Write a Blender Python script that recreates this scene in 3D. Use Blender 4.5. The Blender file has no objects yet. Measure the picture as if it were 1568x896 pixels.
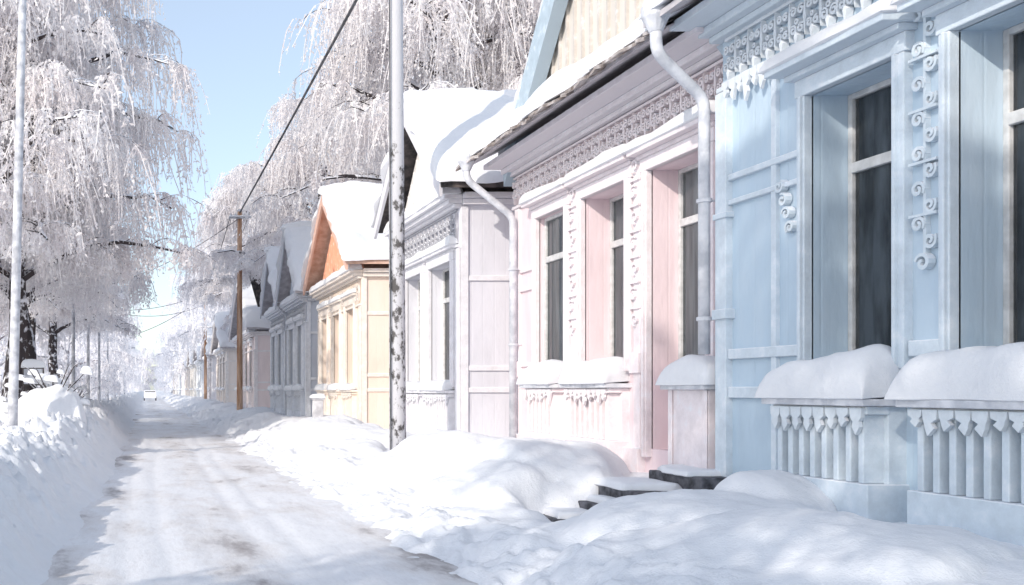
import bpy, math, random
import numpy as np
from mathutils import Vector
rng = np.random.default_rng(7); random.seed(7)
scene = bpy.context.scene
scene.view_settings.view_transform = 'Standard'
scene.view_settings.look = 'None'
scene.view_settings.exposure = 0

# ------------------------------------------------------------------ noise
_tab = np.random.default_rng(3).random((256, 256))
def vnoise(x, y):
    xi = np.floor(x).astype(int); yi = np.floor(y).astype(int)
    fx = x - xi; fy = y - yi
    fx = fx*fx*fx*(fx*(fx*6-15)+10); fy = fy*fy*fy*(fy*(fy*6-15)+10)
    a = _tab[xi % 256, yi % 256]; b = _tab[(xi+1) % 256, yi % 256]
    c = _tab[xi % 256, (yi+1) % 256]; d = _tab[(xi+1) % 256, (yi+1) % 256]
    return (a*(1-fx)+b*fx)*(1-fy)+(c*(1-fx)+d*fx)*fy
def fbm(x, y, o=4, g=0.5):
    s = 0; a = 1; t = 0
    for i in range(o):
        s = s + a*vnoise(x*2**i+17.3*i, y*2**i+5.1*i); t += a; a *= g
    return s/t
def sstep(a, b, x):
    t = np.clip((x-a)/(b-a), 0, 1); return t*t*(3-2*t)

# ------------------------------------------------------------------ materials
def new_mat(name):
    m = bpy.data.materials.new(name); m.use_nodes = True
    nt = m.node_tree; b = nt.nodes['Principled BSDF']
    return m, nt, b
def N(nt, t, **kw):
    n = nt.nodes.new(t)
    for k, v in kw.items():
        if k in n.inputs.keys(): n.inputs[k].default_value = v
        else: setattr(n, k, v)
    return n
def c4(c): return (c[0], c[1], c[2], 1)
def noise_mat(name, c1, c2, scale=4, rough=0.7, bump=0.2, bscale=30, stretch=(1, 1, 1), lo=0.35, hi=0.65, dist=0.02):
    m, nt, b = new_mat(name); L = nt.links
    tc = N(nt, 'ShaderNodeTexCoord'); mp = N(nt, 'ShaderNodeMapping'); mp.inputs['Scale'].default_value = stretch
    L.new(tc.outputs['Object'], mp.inputs['Vector'])
    n = N(nt, 'ShaderNodeTexNoise', Scale=scale, Detail=4.0); L.new(mp.outputs[0], n.inputs['Vector'])
    r = N(nt, 'ShaderNodeValToRGB'); r.color_ramp.elements[0].color = c4(c1); r.color_ramp.elements[1].color = c4(c2)
    r.color_ramp.elements[0].position = lo; r.color_ramp.elements[1].position = hi
    L.new(n.outputs[0], r.inputs[0]); L.new(r.outputs[0], b.inputs['Base Color'])
    b.inputs['Roughness'].default_value = rough
    if bump > 0:
        n2 = N(nt, 'ShaderNodeTexNoise', Scale=bscale, Detail=2.0); L.new(mp.outputs[0], n2.inputs['Vector'])
        bp = N(nt, 'ShaderNodeBump', Strength=bump, Distance=dist); L.new(n2.outputs[0], bp.inputs['Height'])
        L.new(bp.outputs[0], b.inputs['Normal'])
    return m
def wall_mat(name, col, board=0.16, groove=0.5):
    """painted boards with grooves, weathering and a veil of hoar frost"""
    m, nt, b = new_mat(name); L = nt.links
    tc = N(nt, 'ShaderNodeTexCoord'); sx = N(nt, 'ShaderNodeSeparateXYZ'); L.new(tc.outputs['Object'], sx.inputs[0])
    ad = N(nt, 'ShaderNodeMath', operation='ADD'); L.new(sx.outputs[0], ad.inputs[0]); L.new(sx.outputs[1], ad.inputs[1])
    dv = N(nt, 'ShaderNodeMath', operation='DIVIDE'); L.new(ad.outputs[0], dv.inputs[0]); dv.inputs[1].default_value = board
    fr = N(nt, 'ShaderNodeMath', operation='FRACT'); L.new(dv.outputs[0], fr.inputs[0])
    pp = N(nt, 'ShaderNodeMath', operation='PINGPONG'); L.new(fr.outputs[0], pp.inputs[0]); pp.inputs[1].default_value = 0.5
    mr = N(nt, 'ShaderNodeMapRange'); L.new(pp.outputs[0], mr.inputs[0]); mr.inputs[2].default_value = 0.07
    mp = N(nt, 'ShaderNodeMapping'); mp.inputs['Scale'].default_value = (1, 1, 0.3); L.new(tc.outputs['Object'], mp.inputs['Vector'])
    n = N(nt, 'ShaderNodeTexNoise', Scale=1.8, Detail=6.0, Roughness=0.6); L.new(mp.outputs[0], n.inputs['Vector'])
    r = N(nt, 'ShaderNodeValToRGB'); e = r.color_ramp.elements
    e[0].position = 0.3; e[1].position = 0.75
    e[0].color = c4([x*0.88 for x in col]); e[1].color = c4([x*0.82+0.16 for x in col])
    e2 = e.new(0.5); e2.color = c4(col)
    L.new(n.outputs[0], r.inputs[0]); L.new(r.outputs[0], b.inputs['Base Color'])
    n2 = N(nt, 'ShaderNodeTexNoise', Scale=22.0, Detail=3.0); L.new(mp.outputs[0], n2.inputs['Vector'])
    ml = N(nt, 'ShaderNodeMath', operation='MULTIPLY'); L.new(mr.outputs[0], ml.inputs[0]); ml.inputs[1].default_value = groove
    a2 = N(nt, 'ShaderNodeMath', operation='ADD'); L.new(ml.outputs[0], a2.inputs[0]); L.new(n2.outputs[0], a2.inputs[1])
    bp = N(nt, 'ShaderNodeBump', Strength=0.35, Distance=0.012); L.new(a2.outputs[0], bp.inputs['Height'])
    L.new(bp.outputs[0], b.inputs['Normal']); b.inputs['Roughness'].default_value = 0.6
    return m
def trim_mat(name, col):
    """painted trim with frost caught on upward faces"""
    m, nt, b = new_mat(name); L = nt.links
    tc = N(nt, 'ShaderNodeTexCoord')
    n = N(nt, 'ShaderNodeTexNoise', Scale=6.0, Detail=5.0, Roughness=0.65); L.new(tc.outputs['Object'], n.inputs['Vector'])
    g = N(nt, 'ShaderNodeNewGeometry'); sx = N(nt, 'ShaderNodeSeparateXYZ'); L.new(g.outputs['Normal'], sx.inputs[0])
    a = N(nt, 'ShaderNodeMath', operation='MULTIPLY_ADD'); L.new(sx.outputs[2], a.inputs[0]); a.inputs[1].default_value = 0.6; L.new(n.outputs[0], a.inputs[2])
    r = N(nt, 'ShaderNodeValToRGB'); e = r.color_ramp.elements
    e[0].position = 0.3; e[1].position = 0.85; e[0].color = c4([x*0.86 for x in col]); e[1].color = (0.86, 0.88, 0.92, 1)
    e2 = e.new(0.55); e2.color = c4(col)
    L.new(a.outputs[0], r.inputs[0]); L.new(r.outputs[0], b.inputs['Base Color'])
    n2 = N(nt, 'ShaderNodeTexNoise', Scale=45.0, Detail=2.0); L.new(tc.outputs['Object'], n2.inputs['Vector'])
    bp = N(nt, 'ShaderNodeBump', Strength=0.4, Distance=0.01); L.new(n2.outputs[0], bp.inputs['Height'])
    L.new(bp.outputs[0], b.inputs['Normal']); b.inputs['Roughness'].default_value = 0.6
    return m
def snow_mat(name, c=(0.84, 0.85, 0.88), b1=14, b2=120, s=0.5):
    m, nt, b = new_mat(name); L = nt.links
    tc = N(nt, 'ShaderNodeTexCoord')
    n = N(nt, 'ShaderNodeTexNoise', Scale=float(b1), Detail=5.0, Roughness=0.6); L.new(tc.outputs['Object'], n.inputs['Vector'])
    n3 = N(nt, 'ShaderNodeTexNoise', Scale=float(b2), Detail=2.0); L.new(tc.outputs['Object'], n3.inputs['Vector'])
    a = N(nt, 'ShaderNodeMath', operation='MULTIPLY_ADD'); L.new(n3.outputs[0], a.inputs[0]); a.inputs[1].default_value = 0.35; L.new(n.outputs[0], a.inputs[2])
    bp = N(nt, 'ShaderNodeBump', Strength=s, Distance=0.02); L.new(a.outputs[0], bp.inputs['Height'])
    L.new(bp.outputs[0], b.inputs['Normal'])
    r = N(nt, 'ShaderNodeValToRGB'); r.color_ramp.elements[0].color = c4([x*0.93 for x in c]); r.color_ramp.elements[1].color = c4(c)
    L.new(n.outputs[0], r.inputs[0]); L.new(r.outputs[0], b.inputs['Base Color'])
    b.inputs['Roughness'].default_value = 0.75; b.inputs['Specular IOR Level'].default_value = 0.25
    return m
M = {}
M['snow'] = snow_mat('snow')
M['snow_ground'] = snow_mat('snow_ground', b1=9, b2=70, s=0.75)
M['roofdark'] = noise_mat('roof_boards', (0.03, 0.028, 0.03), (0.12, 0.10, 0.095), 6, 0.8, 0.4)
M['deck'] = noise_mat('soffit_boards', (0.45, 0.42, 0.44), (0.62, 0.59, 0.61), 5, 0.8, 0.3)
M['deck_orange'] = noise_mat('soffit_boards_orange', (0.55, 0.33, 0.24), (0.72, 0.50, 0.40), 5, 0.8, 0.3)
M['tile'] = noise_mat('roof_tile', (0.16, 0.12, 0.10), (0.62, 0.58, 0.57), 5, 0.8, 0.4)
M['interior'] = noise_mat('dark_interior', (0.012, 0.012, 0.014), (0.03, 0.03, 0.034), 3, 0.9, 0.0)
M['curtain'] = noise_mat('curtain_cloth', (0.40, 0.40, 0.40), (0.75, 0.74, 0.72), 3, 0.9, 0.0, stretch=(1, 4, 0.3))
M['curtain_dark'] = noise_mat('blind_cloth', (0.07, 0.075, 0.085), (0.28, 0.30, 0.33), 3, 0.9, 0.0, stretch=(1, 3, 0.6))
M['sash'] = noise_mat('sash_paint', (0.52, 0.52, 0.52), (0.68, 0.68, 0.68), 10, 0.5, 0.2)
M['pipe'] = noise_mat('frosted_pipe', (0.50, 0.52, 0.57), (0.76, 0.77, 0.81), 6, 0.45, 0.3)
M['stone'] = noise_mat('dark_stone', (0.03, 0.03, 0.035), (0.15, 0.15, 0.17), 9, 0.8, 0.5)
M['wood'] = noise_mat('pole_wood', (0.30, 0.15, 0.08), (0.62, 0.42, 0.30), 7, 0.8, 0.5, stretch=(1, 1, 0.12))
M['concrete'] = noise_mat('frosted_concrete', (0.45, 0.44, 0.46), (0.75, 0.74, 0.76), 5, 0.8, 0.5)
M['metalwhite'] = noise_mat('frosted_metal', (0.38, 0.39, 0.43), (0.72, 0.73, 0.77), 5, 0.6, 0.4)
M['wire'] = noise_mat('wire_rubber', (0.05, 0.05, 0.055), (0.12, 0.12, 0.13), 5, 0.7, 0.0)
def spotted_pole():
    m, nt, b = new_mat('peeling_frosted_pole'); L = nt.links
    tc = N(nt, 'ShaderNodeTexCoord'); mp = N(nt, 'ShaderNodeMapping'); mp.inputs['Scale'].default_value = (1, 1, 0.6)
    L.new(tc.outputs['Object'], mp.inputs['Vector'])
    n = N(nt, 'ShaderNodeTexNoise', Scale=7.0, Detail=6.0, Roughness=0.7); L.new(mp.outputs[0], n.inputs['Vector'])
    sx = N(nt, 'ShaderNodeSeparateXYZ'); L.new(tc.outputs['Object'], sx.inputs[0])
    mr = N(nt, 'ShaderNodeMapRange'); L.new(sx.outputs[2], mr.inputs[0]); mr.inputs[1].default_value = 5.0; mr.inputs[2].default_value = 6.6
    mr.inputs[3].default_value = 0.0; mr.inputs[4].default_value = 0.2
    a = N(nt, 'ShaderNodeMath', operation='ADD'); L.new(n.outputs[0], a.inputs[0]); L.new(mr.outputs[0], a.inputs[1])
    r = N(nt, 'ShaderNodeValToRGB'); e = r.color_ramp.elements
    e[0].position = 0.42; e[0].color = (0.09, 0.085, 0.085, 1); e[1].position = 0.49; e[1].color = (0.55, 0.55, 0.58, 1)
    L.new(a.outputs[0], r.inputs[0]); L.new(r.outputs[0], b.inputs['Base Color']); b.inputs['Roughness'].default_value = 0.75
    bp = N(nt, 'ShaderNodeBump', Strength=0.6, Distance=0.02); L.new(n.outputs[0], bp.inputs['Height']); L.new(bp.outputs[0], b.inputs['Normal'])
    return m
M['birchpole'] = spotted_pole()
def glass_mat():
    m = bpy.data.materials.new('window_glass'); m.use_nodes = True; nt = m.node_tree; nt.nodes.clear(); L = nt.links
    o = N(nt, 'ShaderNodeOutputMaterial'); mx = N(nt, 'ShaderNodeMixShader'); t = N(nt, 'ShaderNodeBsdfTransparent'); g = N(nt, 'ShaderNodeBsdfGlossy')
    t.inputs[0].default_value = (0.68, 0.72, 0.75, 1); g.inputs['Roughness'].default_value = 0.03
    f = N(nt, 'ShaderNodeFresnel'); f.inputs[0].default_value = 1.6
    L.new(f.outputs[0], mx.inputs[0]); L.new(t.outputs[0], mx.inputs[1]); L.new(g.outputs[0], mx.inputs[2]); L.new(mx.outputs[0], o.inputs[0])
    return m
M['glass'] = glass_mat()
def bark_mat(name, lo, hi, dark):
    m, nt, b = new_mat(name); L = nt.links
    tc = N(nt, 'ShaderNodeTexCoord'); g = N(nt, 'ShaderNodeNewGeometry'); sx = N(nt, 'ShaderNodeSeparateXYZ'); L.new(g.outputs['Normal'], sx.inputs[0])
    n = N(nt, 'ShaderNodeTexNoise', Scale=5.0, Detail=3.0); L.new(tc.outputs['Object'], n.inputs['Vector'])
    a = N(nt, 'ShaderNodeMath', operation='MULTIPLY_ADD'); L.new(sx.outputs[2], a.inputs[0]); a.inputs[1].default_value = 0.45; L.new(n.outputs[0], a.inputs[2])
    r = N(nt, 'ShaderNodeValToRGB'); e = r.color_ramp.elements
    e[0].position = lo; e[0].color = c4(dark); e[1].position = hi; e[1].color = (0.82, 0.83, 0.88, 1)
    L.new(a.outputs[0], r.inputs[0]); L.new(r.outputs[0], b.inputs['Base Color']); b.inputs['Roughness'].default_value = 0.85
    return m
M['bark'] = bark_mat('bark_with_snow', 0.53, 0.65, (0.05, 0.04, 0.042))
M['bark_haze'] = bark_mat('haze_tinted_bark', 0.30, 0.62, (0.25, 0.23, 0.25))  # far-tree bark, lightened to paint in the distance haze
def frost_mat(name, c1, c2):
    m, nt, b = new_mat(name); L = nt.links
    nt.nodes.remove(b); o = nt.nodes['Material Output']
    tc = N(nt, 'ShaderNodeTexCoord')
    n = N(nt, 'ShaderNodeTexNoise', Scale=0.9, Detail=2.0, Roughness=0.75); L.new(tc.outputs['Object'], n.inputs['Vector'])
    r = N(nt, 'ShaderNodeValToRGB'); e = r.color_ramp.elements
    e[0].position = 0.32; e[0].color = c4(c1); e[1].position = 0.58; e[1].color = c4(c2)
    L.new(n.outputs[0], r.inputs[0])
    d = N(nt, 'ShaderNodeBsdfDiffuse'); t = N(nt, 'ShaderNodeBsdfTranslucent'); mx = N(nt, 'ShaderNodeMixShader'); mx.inputs[0].default_value = 0.42
    L.new(r.outputs[0], d.inputs[0]); L.new(r.outputs[0], t.inputs[0]); L.new(d.outputs[0], mx.inputs[1]); L.new(t.outputs[0], mx.inputs[2]); L.new(mx.outputs[0], o.inputs[0])
    return m
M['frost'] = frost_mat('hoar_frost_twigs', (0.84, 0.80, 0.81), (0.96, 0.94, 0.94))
M['frost_haze'] = frost_mat('haze_tinted_frost', (0.92, 0.90, 0.92), (0.98, 0.97, 0.98))  # far-tree frost, whitened so distance haze is painted into its colour
def road_mat():
    m, nt, b = new_mat('packed_snow_road'); L = nt.links
    tc = N(nt, 'ShaderNodeTexCoord'); mp = N(nt, 'ShaderNodeMapping'); mp.inputs['Scale'].default_value = (1.0, 0.45, 1); L.new(tc.outputs['Object'], mp.inputs['Vector'])
    n = N(nt, 'ShaderNodeTexNoise', Scale=0.9, Detail=9.0, Roughness=0.66); L.new(mp.outputs[0], n.inputs['Vector'])
    sx = N(nt, 'ShaderNodeSeparateXYZ'); L.new(tc.outputs['Object'], sx.inputs[0])
    # the wheel paths wander a little
    n4 = N(nt, 'ShaderNodeTexNoise', Scale=0.25, Detail=2.0); L.new(tc.outputs['Object'], n4.inputs['Vector'])
    wd = N(nt, 'ShaderNodeMath', operation='MULTIPLY_ADD'); L.new(n4.outputs[0], wd.inputs[0]); wd.inputs[1].default_value = 0.8; L.new(sx.outputs[0], wd.inputs[2])
    wx = N(nt, 'ShaderNodeMath', operation='MULTIPLY_ADD'); L.new(wd.outputs[0], wx.inputs[0]); wx.inputs[1].default_value = 4.2; wx.inputs[2].default_value = -0.4
    sn = N(nt, 'ShaderNodeMath', operation='SINE'); L.new(wx.outputs[0], sn.inputs[0])
    mk = N(nt, 'ShaderNodeMath', operation='MULTIPLY_ADD'); L.new(sn.outputs[0], mk.inputs[0]); mk.inputs[1].default_value = 0.045; L.new(n.outputs[0], mk.inputs[2])
    r = N(nt, 'ShaderNodeValToRGB'); e = r.color_ramp.elements
    e[0].position = 0.31; e[0].color = (0.34, 0.31, 0.31, 1); e[1].position = 0.53; e[1].color = (0.84, 0.845, 0.87, 1)
    e2 = e.new(0.41); e2.color = (0.74, 0.72, 0.72, 1)
    L.new(mk.outputs[0], r.inputs[0])
    # fine tread scratches
    mp2 = N(nt, 'ShaderNodeMapping'); mp2.inputs['Scale'].default_value = (7, 1.6, 1); L.new(tc.outputs['Object'], mp2.inputs['Vector'])
    n2 = N(nt, 'ShaderNodeTexNoise', Scale=2.6, Detail=8.0, Roughness=0.72); L.new(mp2.outputs[0], n2.inputs['Vector'])
    r2 = N(nt, 'ShaderNodeValToRGB'); r2.color_ramp.elements[0].position = 0.34; r2.color_ramp.elements[1].position = 0.52
    r2.color_ramp.elements[0].color = (0.84, 0.83, 0.83, 1); r2.color_ramp.elements[1].color = (1, 1, 1, 1)
    L.new(n2.outputs[0], r2.inputs[0])
    mx = N(nt, 'ShaderNodeMix', data_type='RGBA', blend_type='MULTIPLY'); mx.inputs[0].default_value = 0.55
    L.new(r.outputs[0], mx.inputs[6]); L.new(r2.outputs[0], mx.inputs[7]); L.new(mx.outputs[2], b.inputs['Base Color'])
    n3 = N(nt, 'ShaderNodeTexNoise', Scale=24.0, Detail=6.0, Roughness=0.75); L.new(tc.outputs['Object'], n3.inputs['Vector'])
    ad = N(nt, 'ShaderNodeMath', operation='MULTIPLY_ADD'); L.new(n2.outputs[0], ad.inputs[0]); ad.inputs[1].default_value = 0.5; L.new(n3.outputs[0], ad.inputs[2])
    bp = N(nt, 'ShaderNodeBump', Strength=0.55, Distance=0.02); L.new(ad.outputs[0], bp.inputs['Height']); L.new(bp.outputs[0], b.inputs['Normal'])
    b.inputs['Roughness'].default_value = 0.6
    return m
M['road'] = road_mat()

# ------------------------------------------------------------------ mesh builder
def empty(name, loc=(0, 0, 0)):
    o = bpy.data.objects.new(name, None); o.location = loc; scene.collection.objects.link(o); return o
class MB:
    def __init__(s): s.v = []; s.f = []
    def add(s, v, f):
        n = len(s.v); s.v += [tuple(p) for p in v]; s.f += [tuple(i+n for i in q) for q in f]
    def box(s, x0, x1, y0, y1, z0, z1):
        v = [(x0, y0, z0), (x1, y0, z0), (x1, y1, z0), (x0, y1, z0), (x0, y0, z1), (x1, y0, z1), (x1, y1, z1), (x0, y1, z1)]
        s.add(v, [(0, 3, 2, 1), (4, 5, 6, 7), (0, 1, 5, 4), (1, 2, 6, 5), (2, 3, 7, 6), (3, 0, 4, 7)])
    def prism(s, yz, x0, x1):
        n = len(yz); v = [(x0, y, z) for y, z in yz]+[(x1, y, z) for y, z in yz]
        s.add(v, [tuple(range(n)), tuple(range(2*n-1, n-1, -1))]+[(i, i+n, (i+1) % n+n, (i+1) % n) for i in range(n)])
    def slab(s, P, t):
        v = [Vector(p) for p in P]; d = Vector((0, 0, -t)); v += [p+d for p in v]
        s.add(v, [(0, 1, 2, 3), (7, 6, 5, 4), (0, 4, 5, 1), (1, 5, 6, 2), (2, 6, 7, 3), (3, 7, 4, 0)])
    def tube(s, path, r, n=8, cap=True):
        path = [Vector(p) for p in path]; k = len(path)
        if not hasattr(r, '__len__'): r = [r]*k
        vs = []
        for i, p in enumerate(path):
            t = (path[min(i+1, k-1)]-path[max(i-1, 0)]).normalized()
            ref = Vector((1, 0, 0)) if abs(t.x) < 0.8 else Vector((0, 1, 0))
            a = t.cross(ref).normalized(); b = t.cross(a)
            for j in range(n):
                q = 2*math.pi*j/n; vs.append(p+(a*math.cos(q)+b*math.sin(q))*r[i])
        fs = [(i*n+j, i*n+(j+1) % n, (i+1)*n+(j+1) % n, (i+1)*n+j) for i in range(k-1) for j in range(n)]
        if cap: fs += [tuple(range(n))[::-1], tuple((k-1)*n+j for j in range(n))]
        s.add(vs, fs)
    def ribbon(s, pts, w, x0, x1):
        """flat scroll in the y-z plane, extruded between x0,x1"""
        k = len(pts); vs = []
        for i, (y, z) in enumerate(pts):
            a = pts[max(i-1, 0)]; b = pts[min(i+1, k-1)]; dy = b[0]-a[0]; dz = b[1]-a[1]; l = math.hypot(dy, dz) or 1
            ww = w*(0.6+0.4*math.sin(math.pi*i/(k-1)))
            ny, nz = -dz/l*ww/2, dy/l*ww/2
            vs += [(x0, y+ny, z+nz), (x0, y-ny, z-nz), (x1, y-ny, z-nz), (x1, y+ny, z+nz)]
        fs = [(i*4+j, i*4+(j+1) % 4, (i+1)*4+(j+1) % 4, (i+1)*4+j) for i in range(k-1) for j in range(4)]
        fs += [(0, 3, 2, 1), ((k-1)*4, (k-1)*4+1, (k-1)*4+2, (k-1)*4+3)]
        s.add(vs, fs)
    def snow(s, P, t, nu=30, nv=14, wob=0.03, seed=0.0, k=5, bulge=0.0):
        """snow cushion on quad P00,P10,P11,P01 (bilinear) with rounded, wavy edges"""
        P = [np.array(p, float) for p in P]
        u = 0.5-0.5*np.cos(np.linspace(0, math.pi, nu)); v = 0.5-0.5*np.cos(np.linspace(0, math.pi, nv))
        U, V = np.meshgrid(u, v, indexing='ij')
        lu = np.linalg.norm(P[1]-P[0]); lv = np.linalg.norm(P[3]-P[0])
        wu = wob*(fbm(V*lv*2.2+seed, U*lu*0.4+seed*1.7, 3)-0.5)*2/lu; wv = wob*(fbm(U*lu*2.2+seed*2, V*lv*0.4+seed, 3)-0.5)*2/lv
        uu = (U+wu)[..., None]; vv = (V+wv)[..., None]
        base = P[0]*(1-uu)*(1-vv)+P[1]*uu*(1-vv)+P[2]*uu*vv+P[3]*(1-uu)*vv
        a = np.abs(2*U-1); b = np.abs(2*V-1)
        ku = max(k, 2*lu/max(t, .02)*0.9); kv = max(k, 2*lv/max(t, .02)*0.9)
        ku = min(ku, 40); kv = min(kv, 40)
        h = np.sqrt(np.clip((1-a**ku)*(1-b**kv), 0, 1))
        hh = h*t*(0.58+0.84*fbm(U*lu*1.1+seed*3, V*lv*1.1+seed, 4))
        top = base.copy(); top[..., 2] += hh
        nn = nu*nv; idx = np.arange(nn).reshape(nu, nv)
        f = []
        for i in range(nu-1):
            for j in range(nv-1):
                f.append((idx[i, j], idx[i+1, j], idx[i+1, j+1], idx[i, j+1]))
        bot = base.copy(); bot[..., 2] -= 0.015*h
        f2 = [tuple(int(q)+nn for q in ff[::-1]) for ff in f]
        f = [tuple(int(q) for q in ff) for ff in f]
        s.add(np.concatenate([top.reshape(-1, 3), bot.reshape(-1, 3)]).tolist(), f+f2)
    def make(s, name, mat, parent=None, smooth=False, bevel=0.0, mats=None):
        if not s.v: return None
        me = bpy.data.meshes.new(name); me.from_pydata(s.v, [], s.f); me.update()
        if mat: me.materials.append(mat)
        if smooth: me.polygons.foreach_set('use_smooth', [True]*len(me.polygons))
        o = bpy.data.objects.new(name, me); scene.collection.objects.link(o)
        if parent: o.parent = parent
        if bevel > 0:
            b = o.modifiers.new('bevel', 'BEVEL'); b.width = bevel; b.segments = 2; b.limit_method = 'ANGLE'
        return o
def spiral(cy, cz, r, turns=1.2, st=0.0, d=1, n=16, tail=None):
    pts = []
    for i in range(n):
        t = i/(n-1); a = st+d*2*math.pi*turns*t; rr = r*(0.22+0.78*t)
        pts.append((cy+rr*math.cos(a), cz+rr*math.sin(a)))
    if tail: pts.append(tail)
    return pts
def ring(cy, cz, r, n=12): return [(cy+r*math.cos(2*math.pi*i/n), cz+r*math.sin(2*math.pi*i/n)) for i in range(n+1)]

# ------------------------------------------------------------------ house parts
class House:
    def __init__(s, name):
        s.e = empty(name); s.p = {}
    def g(s, part):
        return s.p.setdefault(part, MB())
    def finish(s, mats, hi=True):
        for k, mb in s.p.items():
            sm = 'snow' in k or 'pipe' in k or 'curtain' in k
            bv = 0.008 if (hi and k in ('window_trim', 'cornice', 'sills', 'sashes', 'skirting_boxes')) else 0
            mb.make(k, mats.get(k, M['snow']), s.e, smooth=sm, bevel=bv)
def lace(mb, X, ya, yb, z0, z1, d=0.03, step=0.26, seed=1):
    r = random.Random(seed); n = max(1, int((yb-ya)/step)); st = (yb-ya)/n; h = z1-z0
    mb.box(X-d*0.7, X+0.005, ya, yb, z1-0.03, z1)
    for i in range(n):
        y = ya+(i+0.5)*st; R = min(st*0.24, h*0.27)*r.uniform(0.85, 1.15); x0 = X-d
        for zz in ((0.68, 0.3) if h > 0.35 else (0.58,)):
            mb.ribbon(spiral(y-R*1.0, z0+h*zz, R*0.9, 1.3, 0.3+r.uniform(-.4, .4), 1), 0.024, x0, X)
            mb.ribbon(spiral(y+R*1.0, z0+h*zz, R*0.9, 1.3, math.pi-0.3+r.uniform(-.4, .4), -1), 0.024, x0-0.004, X)
        mb.ribbon(ring(y, z0+h*0.45, R*0.4, 9), 0.02, x0-0.008, X)
        mb.prism([(y-0.025, z0+h*0.16), (y, z0-h*r.uniform(0, 0.15)), (y+0.025, z0+h*0.16), (y, z0+h*0.25)], x0-0.012, X)
        mb.prism([(y-st/2-0.02, z0+h*0.45), (y-st/2, z0+h*0.1), (y-st/2+0.02, z0+h*0.45), (y-st/2, z0+h*0.9)], x0-0.002, X)
def fringe(mb, X, ya, yb, z1, h=0.2, step=0.12, seed=1):
    r = random.Random(seed); n = max(1, int((yb-ya)/step)); st = (yb-ya)/n
    for i in range(n):
        y = ya+(i+0.5)*st; hh = h*r.uniform(0.6, 1.15); w = st*0.47; x0 = X-0.03+r.uniform(-.004, .004); o = r.uniform(-.02, .02)
        mb.prism([(y-w, z1), (y-w*0.9, z1-hh*0.35), (y-w*0.45+o, z1-hh*0.5), (y-w*0.62, z1-hh*0.7), (y+o, z1-hh), (y+w*0.62, z1-hh*0.7), (y+w*0.45+o, z1-hh*0.5), (y+w*0.9, z1-hh*0.35), (y+w, z1)], x0, x0+0.03)
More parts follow.
